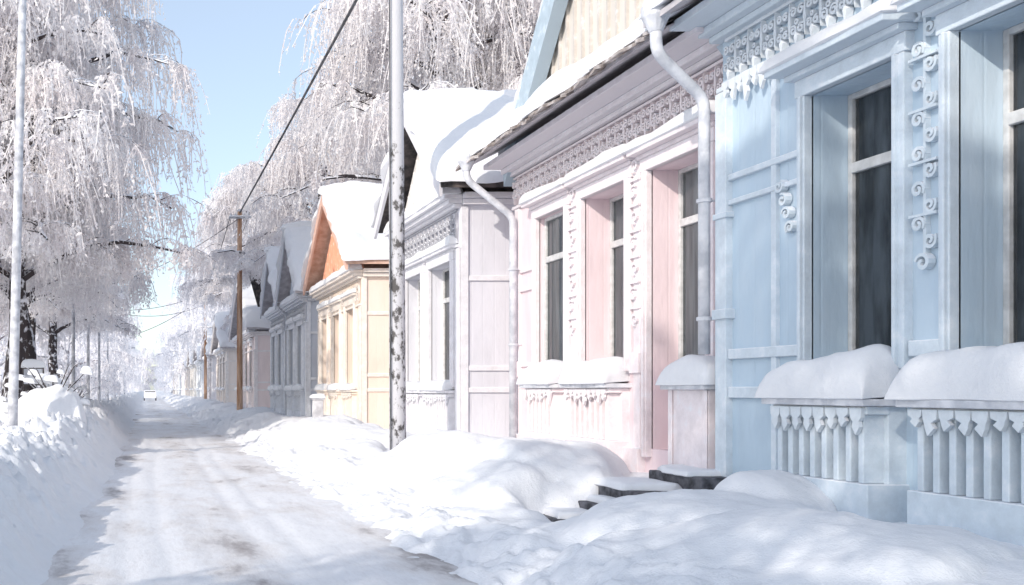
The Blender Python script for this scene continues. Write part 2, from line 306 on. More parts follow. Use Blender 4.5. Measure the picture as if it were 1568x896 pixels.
def window(H, X, ya, yb, z0, z1, rec=0.4, sill=True, boxz=0.55, hood=True, hi=True, cw=0.12, proud=0.27, sd=1, snow_t=0.3, ov=0.06, z0s=None, hood_out=0.30):
    T = H.g('window_trim'); S = H.g('sashes')
    T.box(X-0.07, X+0.02, ya-cw, ya, z0-0.1, z1); T.box(X-0.07, X+0.02, yb, yb+cw, z0-0.1, z1)
    T.box(X-0.075, X+0.02, ya-cw-0.02, yb+cw+0.02, z1, z1+0.15)
    T.box(X-0.10, X+0.02, ya-cw*0.45, ya-cw*0.12, z0-0.1, z1-0.002) if hi else None
    T.box(X-0.10, X+0.02, yb+cw*0.12, yb+cw*0.45, z0-0.1, z1-0.002) if hi else None
    if hood:
        T.box(X-hood_out*0.5, X+0.01, ya-cw-0.05, yb+cw+0.05, z1+0.15, z1+0.2)
        T.box(X-hood_out, X+0.01, ya-cw-0.09, yb+cw+0.09, z1+0.2, z1+0.26)
        H.g('hood_snow').snow([(X-hood_out-.03, ya-cw-0.12, z1+0.262), (X-hood_out-.03, yb+cw+0.12, z1+0.262), (X, yb+cw+0.12, z1+0.28), (X, ya-cw-0.12, z1+0.28)], 0.13, 30, 10, 0.02, sd*1.3)
    zf = z0
    if z0s is not None:
        H.g('door_panel').box(X+rec-0.02, X+rec+0.05, ya, yb, z0, z0s); zf = z0s
    xs = X+rec; fw = 0.05
    S.box(xs-0.03, xs+0.04, ya, ya+fw, zf, z1); S.box(xs-0.03, xs+0.04, yb-fw, yb, zf, z1)
    S.box(xs-0.032, xs+0.04, ya+fw, yb-fw, zf, zf+fw); S.box(xs-0.032, xs+0.04, ya+fw, yb-fw, z1-fw, z1)
    zt = zf+(z1-zf)*0.72; S.box(xs-0.036, xs+0.04, ya+fw, yb-fw, zt-0.045, zt+0.045)
    # pane faces the street (-x)
    H.g('glass_panes').add([(xs+0.004, ya+fw, zf+fw), (xs+0.004, yb-fw, zf+fw), (xs+0.004, yb-fw, z1-fw), (xs+0.004, ya+fw, z1-fw)], [(3, 2, 1, 0)])
    n = 40; vs = []
    for i in range(n):
        y = ya+0.002+(yb-ya-0.004)*i/(n-1); w = 0.008*math.sin(i*1.25+sd)+0.005*math.sin(i*0.6)
        vs += [(xs+0.032+w, y, zf), (xs+0.032+w, y, z1)]
    H.g('curtains').add(vs, [(2*i, 2*i+2, 2*i+3, 2*i+1) for i in range(n-1)])
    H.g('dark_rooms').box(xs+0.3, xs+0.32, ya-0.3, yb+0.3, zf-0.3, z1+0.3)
    if sill:
        zl = z0-snow_t-0.03
        L = H.g('sills'); L.box(X-proud-0.08, X+0.02, ya-ov-0.06, yb+ov+0.06, zl-0.055, zl)
        H.g('window_snow').snow([(X-proud-0.11, ya-ov-0.09, zl+0.003), (X-proud-0.11, yb+ov+0.09, zl+0.003), (X+0.1, yb+ov*0.8, zl+0.04), (X+0.1, ya-ov*0.8, zl+0.04)], snow_t+0.05, 34, 16, 0.06, sd*2.1, k=4)
        B = H.g('skirting_boxes')
        B.box(X-proud+0.16, X+0.02, ya-ov, yb+ov, boxz, zl-0.057)
        B.box(X-proud-0.02, X+0.02, ya-ov-0.03, yb+ov+0.03, boxz-0.3, boxz+0.12)
        w = yb-ya+2*ov; ns = max(3, int(w/0.135))
        for i in range(ns):
            y = ya-ov+(i+0.5)*w/ns; B.box(X-proud, X-proud+0.165, y-0.028, y+0.028, boxz+0.121, zl-0.12)
        B.box(X-proud-0.012, X-proud+0.165, ya-ov-0.01, yb+ov+0.01, zl-0.12, zl-0.058)
        if hi:
            fringe(H.g('carved_valance'), X-proud-0.014, ya-ov, yb+ov, zl-0.07, 0.2, 0.13, sd)
def front_wall(H, X, y0, y1, z0, z1, wins, T=0.55):
    W = H.g('walls'); ws = sorted(wins); y = y0
    for (a, b, lo, hi) in ws:
        W.box(X, X+T, y, a, z0, z1); W.box(X, X+T, a, b, z0, lo); W.box(X, X+T, a, b, hi, z1); y = b
    W.box(X, X+T, y, y1, z0, z1)
def gable_roof(H, X, y0, y1, ze, zp, depth, fo=0.45, eo=0.4, t_snow=0.32, seed=1.0, nu=60, nv=40):
    ym = (y0+y1)/2; xa, xb = X-fo, X+depth
    R = H.g('roof')
    R.slab([(xa, y0-eo, ze), (xb, y0-eo, ze), (xb, ym, zp), (xa, ym, zp)], 0.1)
    R.slab([(xa+0.002, ym+0.002, zp), (xb, ym+0.002, zp), (xb, y1+eo, ze), (xa+0.002, y1+eo, ze)], 0.1)
    n = H.g('roof_snow')
    o = 0.08
    n.snow([(xa-o, y0-eo-o, ze-0.02), (xb, y0-eo-o, ze-0.02), (xb, ym+0.12, zp+0.06), (xa-o, ym+0.12, zp+0.06)], t_snow, nu, nv, 0.12, seed)
    n.snow([(xa-o, ym-0.12, zp+0.05), (xb, ym-0.12, zp+0.05), (xb, y1+eo+o, ze-0.02), (xa-o, y1+eo+o, ze-0.02)], t_snow, nu, nv, 0.12, seed+3)
def body(H, X, y0, y1, zw, zp_in, depth, T=0.55, th=0.2):
    W = H.g('walls')
    W.box(X+0.012, X+depth, y0-0.004, y0+th, -0.5, zw-0.003); W.box(X+0.012, X+depth, y1-th, y1+0.004, -0.5, zw-0.003)
    W.box(X+depth-th, X+depth-0.002, y0+th, y1-th, -0.5, zw-0.002)
def gable(H, X, y0, y1, zb, zp, part='gable_boards'):
    ym = (y0+y1)/2
    H.g(part).prism([(y0, zb), (y1, zb), (ym, zp)], X, X+0.12)
def barge(H, X, y0, y1, ze, zp, eo, w=0.25, t=0.06, part='bargeboards'):
    ym = (y0+y1)/2
    G = H.g(part)
    G.prism([(y0-eo, ze-0.02), (ym, zp-0.02), (ym, zp-0.02-w*1.3), (y0-eo+0.05, ze-w)], X, X+t)
    G.prism([(ym+0.001, zp-0.02), (y1+eo, ze-0.02), (y1+eo-0.05, ze-w), (ym+0.001, zp-0.02-w*1.3)], X+0.003, X+t+0.003)
def cornice(H, X, y0, y1, zw, out=0.35, band=0.42):
    C = H.g('cornice')
    C.box(X-0.06, X+0.02, y0-0.02, y1+0.02, zw-band-0.05, zw-band)
    C.box(X-0.12, X+0.02, y0-0.04, y1+0.04, zw-0.12, zw-0.06)
    C.box(X-0.22, X+0.02, y0-0.06, y1+0.06, zw-0.058, zw+0.02)
    C.box(X-out, X+0.02, y0-0.08, y1+0.08, zw+0.022, zw+0.10)

# ================================================================== PINK HOUSE
pinkc = (0.84, 0.69, 0.72); pinkt = (0.86, 0.78, 0.80)
H = House('pink_wooden_house'); X = 6.0; y0, y1 = 9.86, 15.85; zw = 5.05
wins = [(13.85, 14.9, 1.83, 4.10, 0.10), (12.1, 13.35, 1.83, 4.10, 0.36), (10.35, 11.6, 0.8, 4.10, 0.34)]
front_wall(H, X, y0, y1, -0.5, zw, [w[:4] for w in wins]); body(H, X, y0, y1, zw, 0, 8)
window(H, X, *wins[0], sd=2, boxz=0.75, snow_t=0.22, ov=-0.03, proud=0.22, hood_out=0.2)
window(H, X, *wins[1], sd=3, boxz=0.75, snow_t=0.22, ov=-0.03, proud=0.26, hood_out=0.2)
window(H, X, *wins[2], sd=4, sill=False, z0s=1.83, hood_out=0.2)
B = H.g('skirting_boxes'); B.box(5.74, 5.99, 9.98, 10.72, 0.45, 1.5); B.box(5.72, 5.735, 9.98, 10.06, 0.5, 1.5); B.box(5.72, 5.735, 10.64, 10.72, 0.5, 1.5)
H.g('sills').box(5.66, 6.0, 9.93, 10.77, 1.502, 1.55)
H.g('window_snow').snow([(5.63, 9.9, 1.552), (5.63, 10.8, 1.552), (6.02, 10.78, 1.56), (6.02, 9.92, 1.56)], 0.34, 30, 16, 0.05, 9.1, k=3)
cornice(H, X, y0, y1, zw, 0.5, band=0.60)
T = H.g('window_trim')
for yy in (y1-0.24, 13.53, 11.78):   # pilasters
    T.box(X-0.05, X+0.02, yy, yy+0.16, 0.3, zw-0.66); T.box(X-0.09, X+0.02, yy-0.03, yy+0.19, 1.7, 1.95)
for z in (1.55, 1.86, 3.05, 3.35): T.box(X-0.035, X+0.02, 15.04, y1-0.25, z, z+0.06)
T.box(X-0.1, X+0.02, 11.75, y1, 0.1, 0.8)
C = H.g('carved_lace')
lace(C, X-0.01, y0+0.1, y1-0.05, zw-0.56, zw-0.14, 0.07, 0.21, 3)
for yc in (13.60, 11.86):
    for k in range(7):
        z = 2.35+k*0.31
        C.ribbon(spiral(yc+(0.03 if k % 2 else -0.01), z, 0.085, 1.3, 0.5, 1 if k % 2 else -1), 0.028, X-0.085, X-0.045)
        C.box(X-0.08, X-0.045, yc-0.09, yc+0.12, z+0.13, z+0.155)
xe, ze, xi, zi = 5.22, 5.17, 6.15, 5.62
H.g('skirt_deck').slab([(xe, y0-0.05, ze), (xi, y0-0.05, zi), (xi, y1+0.3, zi), (xe, y1+0.3, ze)], 0.05)
Tl = H.g('roof_tiles'); n = 30
for i in range(n):
    y = y0-0.05+(y1+0.35-y0)*i/n; w = (y1+0.35-y0)/n*0.86; q = random.uniform(-0.04, 0.04); dz = random.uniform(-0.025, 0.025)
    Tl.slab([(xe-0.13+q, y, ze-0.045+dz), (xe+0.35, y, ze+0.17), (xe+0.35, y+w, ze+0.17), (xe-0.13+q, y+w, ze-0.045-dz)], 0.035)
H.g('skirt_roof_snow').snow([(xe-0.05, y0-0.1, ze+0.03), (xe-0.05, y1+0.38, ze+0.03), (xi, y1+0.38, zi+0.05), (xi, y0-0.1, zi+0.05)], 0.27, 170, 26, 0.22, 5.5)
gable(H, 6.1, y0, y1, zw, 8.75)
Gb = H.g('gable_battens')
for i in range(1, 24):
    y = y0+(y1-y0)*i/24; zt = zw+(8.75-zw)*(1-abs(y-(y0+y1)/2)/((y1-y0)/2))-0.05
    if zt > 5.6: Gb.box(6.06, 6.11, y-0.018, y+0.018, 5.5, zt)
gable_roof(H, X, y0, y1, 5.2, 9.0, 8, fo=0.12, eo=0.12, seed=8.2)
barge(H, 5.82, y0, y1, 5.35, 9.0, 0.1, w=0.55, t=0.2)
H.finish({'walls': wall_mat('pink_paint', pinkc, 0.2), 'window_trim': trim_mat('pink_trim', pinkt), 'cornice': trim_mat('pink_cornice', (0.80, 0.75, 0.78)), 'sills': M['pipe'], 'skirting_boxes': trim_mat('pink_box', pinkt),
          'door_panel': wall_mat('pink_door', (0.83, 0.69, 0.72), 0.25), 'carved_valance': trim_mat('pink_valance', (0.85, 0.79, 0.81)), 'carved_lace': trim_mat('pink_lace', (0.87, 0.79, 0.81)), 'sashes': M['sash'], 'glass_panes': M['glass'], 'curtains': M['curtain'], 'dark_rooms': M['interior'],
          'roof': M['roofdark'], 'skirt_deck': M['deck'], 'roof_tiles': M['tile'], 'gable_boards': wall_mat('cream_boards', (0.68, 0.64, 0.59), 0.25), 'gable_battens': trim_mat('cream_battens', (0.60, 0.56, 0.52)), 'bargeboards': trim_mat('bluegrey_barge', (0.46, 0.56, 0.64))})

# ================================================================== BLUE HOUSE
bluec = (0.51, 0.63, 0.735); bluet = (0.66, 0.74, 0.81)
H = House('blue_wooden_house'); X = 5.8; y0, y1 = 1.6, 9.83; zw = 5.1
wins = [(7.5, 8.52, 1.76, 4.06, 0.34), (5.96, 6.98, 1.76, 4.06, 0.34), (4.42, 5.44, 1.76, 4.06, 0.34), (2.6, 3.52, 1.76, 4.06, 0.34)]
front_wall(H, X, y0, y1, -0.5, zw, [w[:4] for w in wins]); body(H, X, y0, y1, zw, 0, 8)
for i, w in enumerate(wins):
    window(H, X, *w, sd=i+6, boxz=0.66, proud=0.3, ov=0.04, cw=0.1)
cornice(H, X, y0, y1, zw, 0.5, band=0.58)
T = H.g('window_trim')
T.box(X-0.07, X+0.02, y1-0.16, y1+0.02, 0.2, zw-0.64); T.box(X-0.10, X+0.02, y1-0.2, y1+0.03, 2.2, 2.3); T.box(X-0.09, X+0.02, y1-0.19, y1+0.03, 3.2, 3.26)
for z, hh in ((1.42, 0.11), (1.8, 0.10), (3.32, 0.05), (3.56, 0.06)): T.box(X-0.05, X+0.02, 8.64, y1-0.165, z, z+hh)
T.box(X-0.05, X+0.02, 7.1, 7.385, 1.75, 1.87); T.box(X-0.04, X+0.02, 8.95, 9.02, 0.5, 4.4)
T.box(X-0.09, X+0.02, y0, y1-0.2, 0.1, 0.5)
C = H.g('carved_lace')
lace(C, X-0.01, y0+0.1, y1-0.1, zw-0.55, zw-0.12, 0.05, 0.20, 9)
fringe(C, X-0.05, 8.7, y1-0.1, zw-0.56, 0.26, 0.11, 12)
C = H.g('carved_brackets')
for yc in (7.24, 5.70):
    C.box(X-0.04, X+0.01, yc-0.012, yc+0.012, 2.5, 4.45)
    for k in range(15):
        z = 2.60+k*0.13; s = 1 if k % 2 else -1
        C.ribbon(spiral(yc+0.055*s, z, 0.062, 1.35, math.pi/2*s, s), 0.03, X-0.05, X-0.005)
        if k % 3 == 1: C.box(X-0.06, X-0.002, yc-0.13, yc+0.13, z+0.055, z+0.075)
    C.ribbon(spiral(yc, 2.44, 0.07, 1.2, 1.5, -1), 0.032, X-0.06, X-0.005)
for k in range(4): C.ribbon(spiral(8.72+0.05*k, 2.95+k*0.13, 0.06, 1.3, 1+k, -1), 0.026, X-0.07, X-0.01)
xe, ze, xi, zi = 5.05, 5.22, 5.95, 5.6
H.g('skirt_deck').slab([(xe, y0, ze), (xi, y0, zi), (xi, y1+0.1, zi), (xe, y1+0.1, ze)], 0.06)
H.g('skirt_roof_snow').snow([(xe-0.06, y0, ze+0.03), (xe-0.06, y1+0.14, ze+0.03), (xi, y1+0.14, zi+0.05), (xi, y0, zi+0.05)], 0.28, 120, 26, 0.12, 2.5)
gable(H, 5.9, y0, y1, zw, 8.9)
gable_roof(H, X, y0, y1, 5.2, 9.1, 8, fo=0.12, eo=0.0, seed=4.2)
bt = trim_mat('blue_trim', bluet)
H.finish({'walls': wall_mat('blue_paint', bluec, 0.24), 'window_trim': bt, 'cornice': bt, 'sills': M['pipe'], 'skirting_boxes': bt,
          'carved_valance': trim_mat('blue_valance', (0.72, 0.78, 0.83)), 'carved_lace': trim_mat('blue_lace', (0.74, 0.79, 0.84)), 'carved_brackets': trim_mat('blue_brackets', (0.68, 0.76, 0.82)), 'sashes': M['sash'], 'glass_panes': M['glass'], 'curtains': M['curtain_dark'], 'dark_rooms': M['interior'],
          'roof': M['roofdark'], 'skirt_deck': M['deck'], 'gable_boards': wall_mat('blue_gable', bluec)})

# ================================================================== other houses
def street_house(name, X, y0, y1, zw, ze, zp, wall, trim, gcol, nw, depth=8, hi=True, seed=1.0, zlo=1.65, zhi=3.75, wins=None, curt='curtain_dark', barge_col=None, rec=0.2, tsnow=0.34, panel=None, lace_col=None, roof='deck'):
    H = House(name); L = y1-y0
    if wins is None:
        pit = L/(nw+0.25); ww = min(1.15, pit*0.64)
        wins = [(y0+pit*0.125+pit*(i+0.5)-ww/2, y0+pit*0.125+pit*(i+0.5)+ww/2, zlo, zhi) for i in range(nw)]
    front_wall(H, X, y0, y1, -0.5, zw, wins); body(H, X, y0, y1, zw, 0, depth)
    for i, w in enumerate(wins):
        window(H, X, *w, rec, sd=i+seed, boxz=0.65, hi=hi, cw=0.1, hood=True, proud=0.12, snow_t=0.12, ov=0.06, hood_out=0.14)
    cornice(H, X, y0, y1, zw, 0.3, band=0.76)
    T = H.g('window_trim')
    for x in (X+0.003, X+1.6, X+3.2, X+4.6): T.box(x, x+0.13, y0-0.05, y0+0.02, 0.2, zw-0.09)
    for z in (1.45, 1.83, 3.4): T.box(X+0.134, X+5, y0-0.035, y0+0.02, z, z+0.09)
    T.box(X-0.05, X-0.0, y0-0.05, y0+0.14, 0.2, zw-0.82); T.box(X-0.05, X+0.02, y1-0.14, y1+0.02, 0.2, zw-0.82)
    T.box(X-0.07, X+0.02, y0+0.142, y1-0.142, 0.1, 0.6)
    H.g('cornice').box(X+0.022, X+depth, y0-0.12, y0+0.02, zw-0.08, zw+0.018)
    H.g('cornice').box(X+0.022, X+depth, y0-0.2, y0-0.0, zw+0.024, zw+0.12)
    if hi: lace(H.g('carved_lace'), X-0.01, y0+0.1, y1-0.1, zw-0.74, zw-0.13, 0.05, 0.24, int(seed*10))
    gable(H, X, y0, y1, zw, zp-0.15)
    G = H.g('gable_battens')
    n = 20
    for i in range(1, n):
        y = y0+L*i/n; zt = zw+(zp-0.2-zw)*(1-abs(y-(y0+y1)/2)/(L/2))-0.1
        if zt > zw+0.3: G.box(X-0.03, X+0.01, y-0.02, y+0.02, zw+0.12, zt)
    gable_roof(H, X, y0, y1, ze, zp, depth, seed=seed, t_snow=tsnow, nu=50, nv=40)
    barge(H, X-0.47, y0, y1, ze, zp, 0.38, w=0.24)
    H.g('ledge_snow').snow([(X-0.33, y0-0.1, zw+0.103), (X-0.33, y1+0.1, zw+0.103), (X+0.02, y1+0.1, zw+0.12), (X+0.02, y0-0.1, zw+0.12)], 0.22, 50, 10, 0.04, seed+1)
    if panel: H.g('loose_roof_sheet').slab(panel, 0.06)
    wm = wall_mat(name+'_paint', wall, 0.2); tm = trim_mat(name+'_trim', trim)
    H.finish({'walls': wm, 'window_trim': tm, 'cornice': tm, 'sills': tm, 'skirting_boxes': tm, 'carved_valance': tm, 'carved_lace': trim_mat(name+'_lace', lace_col or [t*0.8 for t in trim]), 'sashes': M['sash'],
              'glass_panes': M['glass'], 'curtains': M[curt], 'dark_rooms': M['interior'], 'roof': M[roof], 'gable_boards': wall_mat(name+'_gable', gcol, 0.2), 'gable_battens': trim_mat(name+'_batten', gcol), 'bargeboards': trim_mat(name+'_barge', barge_col or trim), 'loose_roof_sheet': M['roofdark']}, hi)
    return H
street_house('lavender_wooden_house', 5.5, 17.1, 21.2, 4.8, 5.05, 7.05, (0.74, 0.74, 0.80), (0.79, 0.78, 0.82), (0.80, 0.78, 0.77), 2, seed=3.1,
             wins=[(17.4, 18.8, 1.64, 3.8), (19.25, 20.5, 1.64, 3.8)], lace_col=(0.46, 0.46, 0.50), rec=0.24, roof='roofdark')
street_house('orange_gabled_house', 5.5, 24.9, 30.9, 4.45, 4.75, 7.1, (0.88, 0.72, 0.61), (0.88, 0.79, 0.71), (0.87, 0.47, 0.32), 3, seed=5.3, barge_col=(0.84, 0.55, 0.44), roof='deck_orange')
street_house('grey_blue_wooden_house', 5.5, 33.3, 37.6, 4.6, 4.85, 7.3, (0.58, 0.62, 0.70), (0.72, 0.74, 0.79), (0.70, 0.75, 0.82), 2, seed=6.3, tsnow=0.3)
street_house('grey_blue_wooden_house', 5.5, 38.3, 42.6, 4.6, 4.85, 7.2, (0.58, 0.62, 0.70), (0.72, 0.74, 0.79), (0.70, 0.75, 0.82), 2, seed=7.7, tsnow=0.3)
street_house('pink_gabled_house', 5.5, 49, 58.5, 4.3, 4.6, 7.6, (0.88, 0.76, 0.75), (0.88, 0.83, 0.83), (0.82, 0.81, 0.83), 4, hi=False, seed=8.8,
             panel=[(5.0, 47.6, 7.3), (5.5, 47.8, 7.3), (6.1, 48.0, 5.7), (5.5, 47.8, 5.6)])
cols = [((0.88, 0.80, 0.74), 'apricot_wooden_house'), ((0.82, 0.79, 0.81), 'lilac_wooden_house'), ((0.78, 0.81, 0.84), 'slate_wooden_house'), ((0.88, 0.84, 0.78), 'cream_wooden_house')]
y = 66
for i in range(9):
    c, nm = cols[i % 4]; L = [9, 8, 10, 8.5, 9.5][i % 5]
    street_house(nm, 5.5, y, y+L, 4.2, 4.4, 6.8+0.5*(i % 3), c, [v*0.7+0.25 for v in c], (0.86, 0.78, 0.74) if i % 2 else (0.8, 0.8, 0.82), 3, hi=False, seed=10.0+i)
    y += L+5.5

# ================================================================== downpipes
def downpipe(path, fun):
    mb = MB()
    P = [Vector(p) for p in path]; pts = [P[0]]
    for i in range(1, len(P)-1):
        a = P[i]+(P[i-1]-P[i]).normalized()*0.12; b = P[i]+(P[i+1]-P[i]).normalized()*0.12
        for t in (0, .25, .5, .75, 1): pts.append(a*(1-t)**2+P[i]*2*t*(1-t)+b*t*t)
    pts.append(P[-1])
    o = empty('drain_pipe')
    mb.tube(pts, 0.055, 12); mb.make('pipe', M['pipe'], o, smooth=True)
    m2 = MB(); m2.tube([P[0]+Vector((0, 0, -0.05)), P[0]+Vector((0, 0, 0.1)), P[0]+Vector((0, 0, 0.2)), P[0]+Vector((0, 0, 0.21))], [0.06, 0.13, 0.14, 0.02], 14)
    for z in (2.2, 3.4):
        if P[-1].z < z < P[-2].z: m2.tube([(P[-1].x, P[-1].y, z), (P[-1].x, P[-1].y, z+0.04)], 0.072, 12); m2.box(P[-1].x, P[-1].x+0.25, P[-1].y-0.012, P[-1].y+0.012, z+.01, z+.03)
    m2.make('funnel_and_brackets', M['pipe'], o, bevel=0.004)
downpipe([(5.12, 15.6, 5.03), (5.12, 15.6, 4.85), (5.86, 15.6, 4.25), (5.86, 15.6, 0.6)], 1)
downpipe([(5.07, 9.72, 5.1), (5.07, 9.72, 4.85), (5.68, 9.95, 4.45), (5.68, 9.95, 1.86)], 1)

# ================================================================== stone steps
e = empty('stone_steps'); mb = MB(); sn = MB()
for i, (z, xa, xb) in enumerate([(0.64, 5.42, 6.0), (0.48, 4.88, 5.45), (0.31, 4.66, 4.9), (0.17, 4.2, 4.68)]):
    mb.box(xa-0.003*i, xb-0.003*i, 9.56+0.02*i, 10.55, z-0.19, z)
    sn.snow([(xa+0.02, 9.78+0.1*i, z+0.002), (xb+0.02, 9.78+0.1*i, z+0.002), (xb+0.02, 10.6, z+0.002), (xa+0.02, 10.6, z+0.002)], 0.07, 14, 14, 0.12, i*3.3, k=3)
mb.make('treads', M['stone'], e, bevel=0.015); sn.make('step_snow', M['snow'], e, smooth=True)

# ================================================================== ground
_rp = np.random.default_rng(21)
PIL = []
for (cx, cy, sx, sy, h) in [(4.75, 11.7, 0.75, 0.85, 0.42), (4.15, 13.3, 0.85, 0.85, 0.46), (4.9, 14.4, 0.7, 1.1, 0.34), (3.75, 11.2, 0.55, 0.7, 0.22), (3.35, 14.9, 0.5, 0.9, 0.2), (4.6, 8.0, 0.8, 0.7, 0.16), (5.35, 8.35, 0.42, 0.6, 0.32), (4.0, 6.4, 0.9, 0.8, 0.16), (3.6, 17.3, 0.6, 0.9, 0.26), (4.4, 19.0, 0.7, 1.2, 0.22)]:
    PIL.append((cx, cy, sx, sy, h))
for i in range(70):
    cy = 20+i*2.1+_rp.uniform(-.6, .6); PIL.append((_rp.uniform(3.3, 4.8), cy, _rp.uniform(.5, .9), _rp.uniform(.7, 1.6), _rp.uniform(.12, .38)))
def ground_h(x, y):
    wr = (fbm(y*0.35, x*0+3, 3)-0.5)*0.5
    xr = x-wr
    right = 0.24*sstep(2.25, 3.3, xr)+0.27*sstep(3.2, 4.3, xr)
    low = sstep(2.2, 2.9, xr)
    wx = x+(fbm(x*0.9, y*0.9, 2)-0.5)*0.7; wy = y+(fbm(x*0.9+40, y*0.9, 2)-0.5)*0.9
    pl = 0
    for (cx, cy, sx, sy, h) in PIL:
        d = ((wx-cx)/sx)**2+((wy-cy)/sy)**2
        pl = np.maximum(pl, h*np.clip(1-(d/1.9)**1.4, 0, 1)**0.6)
    right = right+pl*low+low*0.14*(fbm(x*0.8, y*0.6, 3)-0.5)
    clod = (fbm(x*4.0, y*3.2, 4)-0.5)*0.24+(fbm(x*11, y*9, 3)-0.5)*0.10
    right = right+clod*sstep(2.1, 2.6, xr)*(1-0.78*sstep(2.9, 3.7, xr))
    right = right+(fbm(x*2.2, y*2.0, 3)-0.5)*0.07*low
    wl = (fbm(y*0.4+31, x*0+7, 3)-0.5)*0.4-0.35*sstep(9, 15, y)
    xl = x+wl
    left = 0.60*(1-sstep(-1.75, -0.75, xl))
    crest = np.exp(-((xl+2.0)/0.6)**2)*0.26*(0.5+fbm(x*1.0+50, y*0.6, 3))
    m = 1-sstep(-1.6, -0.7, xl)
    crumb = np.clip(fbm(x*6.5+3, y*6.5, 3)-0.45, 0, 1)*0.40+np.clip(fbm(x*13+9, y*13, 2)-0.5, 0, 1)*0.20
    left = left+crest*m+m*((fbm(x*1.3+20, y*1.1, 4)-0.5)*0.40+crumb)
    ceil = 0.36+0.29*(x-4.54)
    cm = sstep(8.4, 8.95, y)*(1-sstep(9.5, 9.7, y))*sstep(3.4, 4.2, x)*(1-sstep(5.25, 5.6, x))
    right = right*(1-cm)+np.minimum(right, ceil)*cm
    gul = sstep(9.35, 9.65, y)*(1-sstep(10.35, 10.7, y))*sstep(3.7, 4.3, x)
    stair = np.clip(0.02+(x-4.3)*0.31, 0.0, 0.58)
    right = right*(1-gul)+np.minimum(right, stair)*gul
    far = sstep(25, 60, np.abs(x))
    h = np.where(x > 0.8, right, left)
    h = h*(1-far)+far*(0.6+fbm(x*0.02, y*0.02, 3)*1.0)
    return h-0.012
def axis_x():
    a = list(np.arange(-4.5, -0.2, 0.035))+list(np.arange(-0.2, 2.1, 0.3))+list(np.arange(2.1, 6.6, 0.035))
    b = [6.6+0.3*1.22**i*i for i in range(1, 27)]; c = [-4.5-0.2*1.22**i*i for i in range(1, 28)]
    return np.array(sorted(c+a+b))
def axis_y():
    y = [-300, -120, -60, -30, -15, -8, -4, -1, 1.0]; v = 2.0
    while v < 900: y.append(v); v += 0.034*max(1.0, v/7)
    y += [1200, 2000]
    return np.array(y)
def grid_mesh(name, xs, ys, hf, mat):
    Xg, Yg = np.meshgrid(xs, ys, indexing='ij'); Z = hf(Xg, Yg)
    nx, ny = Xg.shape; co = np.stack([Xg, Yg, Z], -1).reshape(-1, 3)
    i = np.arange(nx*ny).reshape(nx, ny)
    q = np.stack([i[:-1, :-1], i[1:, :-1], i[1:, 1:], i[:-1, 1:]], -1).reshape(-1, 4)
    return quad_mesh(name, co, q, [mat], smooth=True)
def quad_mesh(name, co, q, mats, midx=None, smooth=False, link=True):
    me = bpy.data.meshes.new(name)
    me.vertices.add(len(co)); me.vertices.foreach_set('co', np.asarray(co, dtype=np.float32).ravel())
    me.loops.add(q.size); me.loops.foreach_set('vertex_index', q.astype(np.int32).ravel())
    me.polygons.add(len(q)); me.polygons.foreach_set('loop_start', np.arange(0, q.size, 4, dtype=np.int32))
    try: me.polygons.foreach_set('loop_total', np.full(len(q), 4, dtype=np.int32))
    except Exception: pass
    for m in mats: me.materials.append(m)
    if midx is not None: me.polygons.foreach_set('material_index', np.asarray(midx, dtype=np.int32))
    me.polygons.foreach_set('use_smooth', np.full(len(q), smooth))
    me.update(calc_edges=True); me.validate()
    if not link: return me
    o = bpy.data.objects.new(name, me); scene.collection.objects.link(o); return o
grid_mesh('snowy_ground', axis_x(), axis_y(), ground_h, M['snow_ground'])
def road_h(x, y):
    w = (fbm(y*0.12, x*0+11, 2)-0.5)*0.5; h = (fbm(x*3, y*0.9, 4)-0.5)*0.035+0.022
    for c in (-0.05, 0.32, 1.25, 1.62):      # shallow wheel ruts
        h = h-0.016*np.exp(-((x-c-w)/0.10)**2)
    return h
ry = axis_y(); ry = ry[(ry > -20) & (ry < 600)]
grid_mesh('snow_packed_road', np.arange(-1.5, 3.01, 0.04), ry, lambda x, y: road_h(x, y)-0.10*sstep(2.5, 3.0, x)-0.10*(1-sstep(-1.5, -1.1, x)), M['road'])

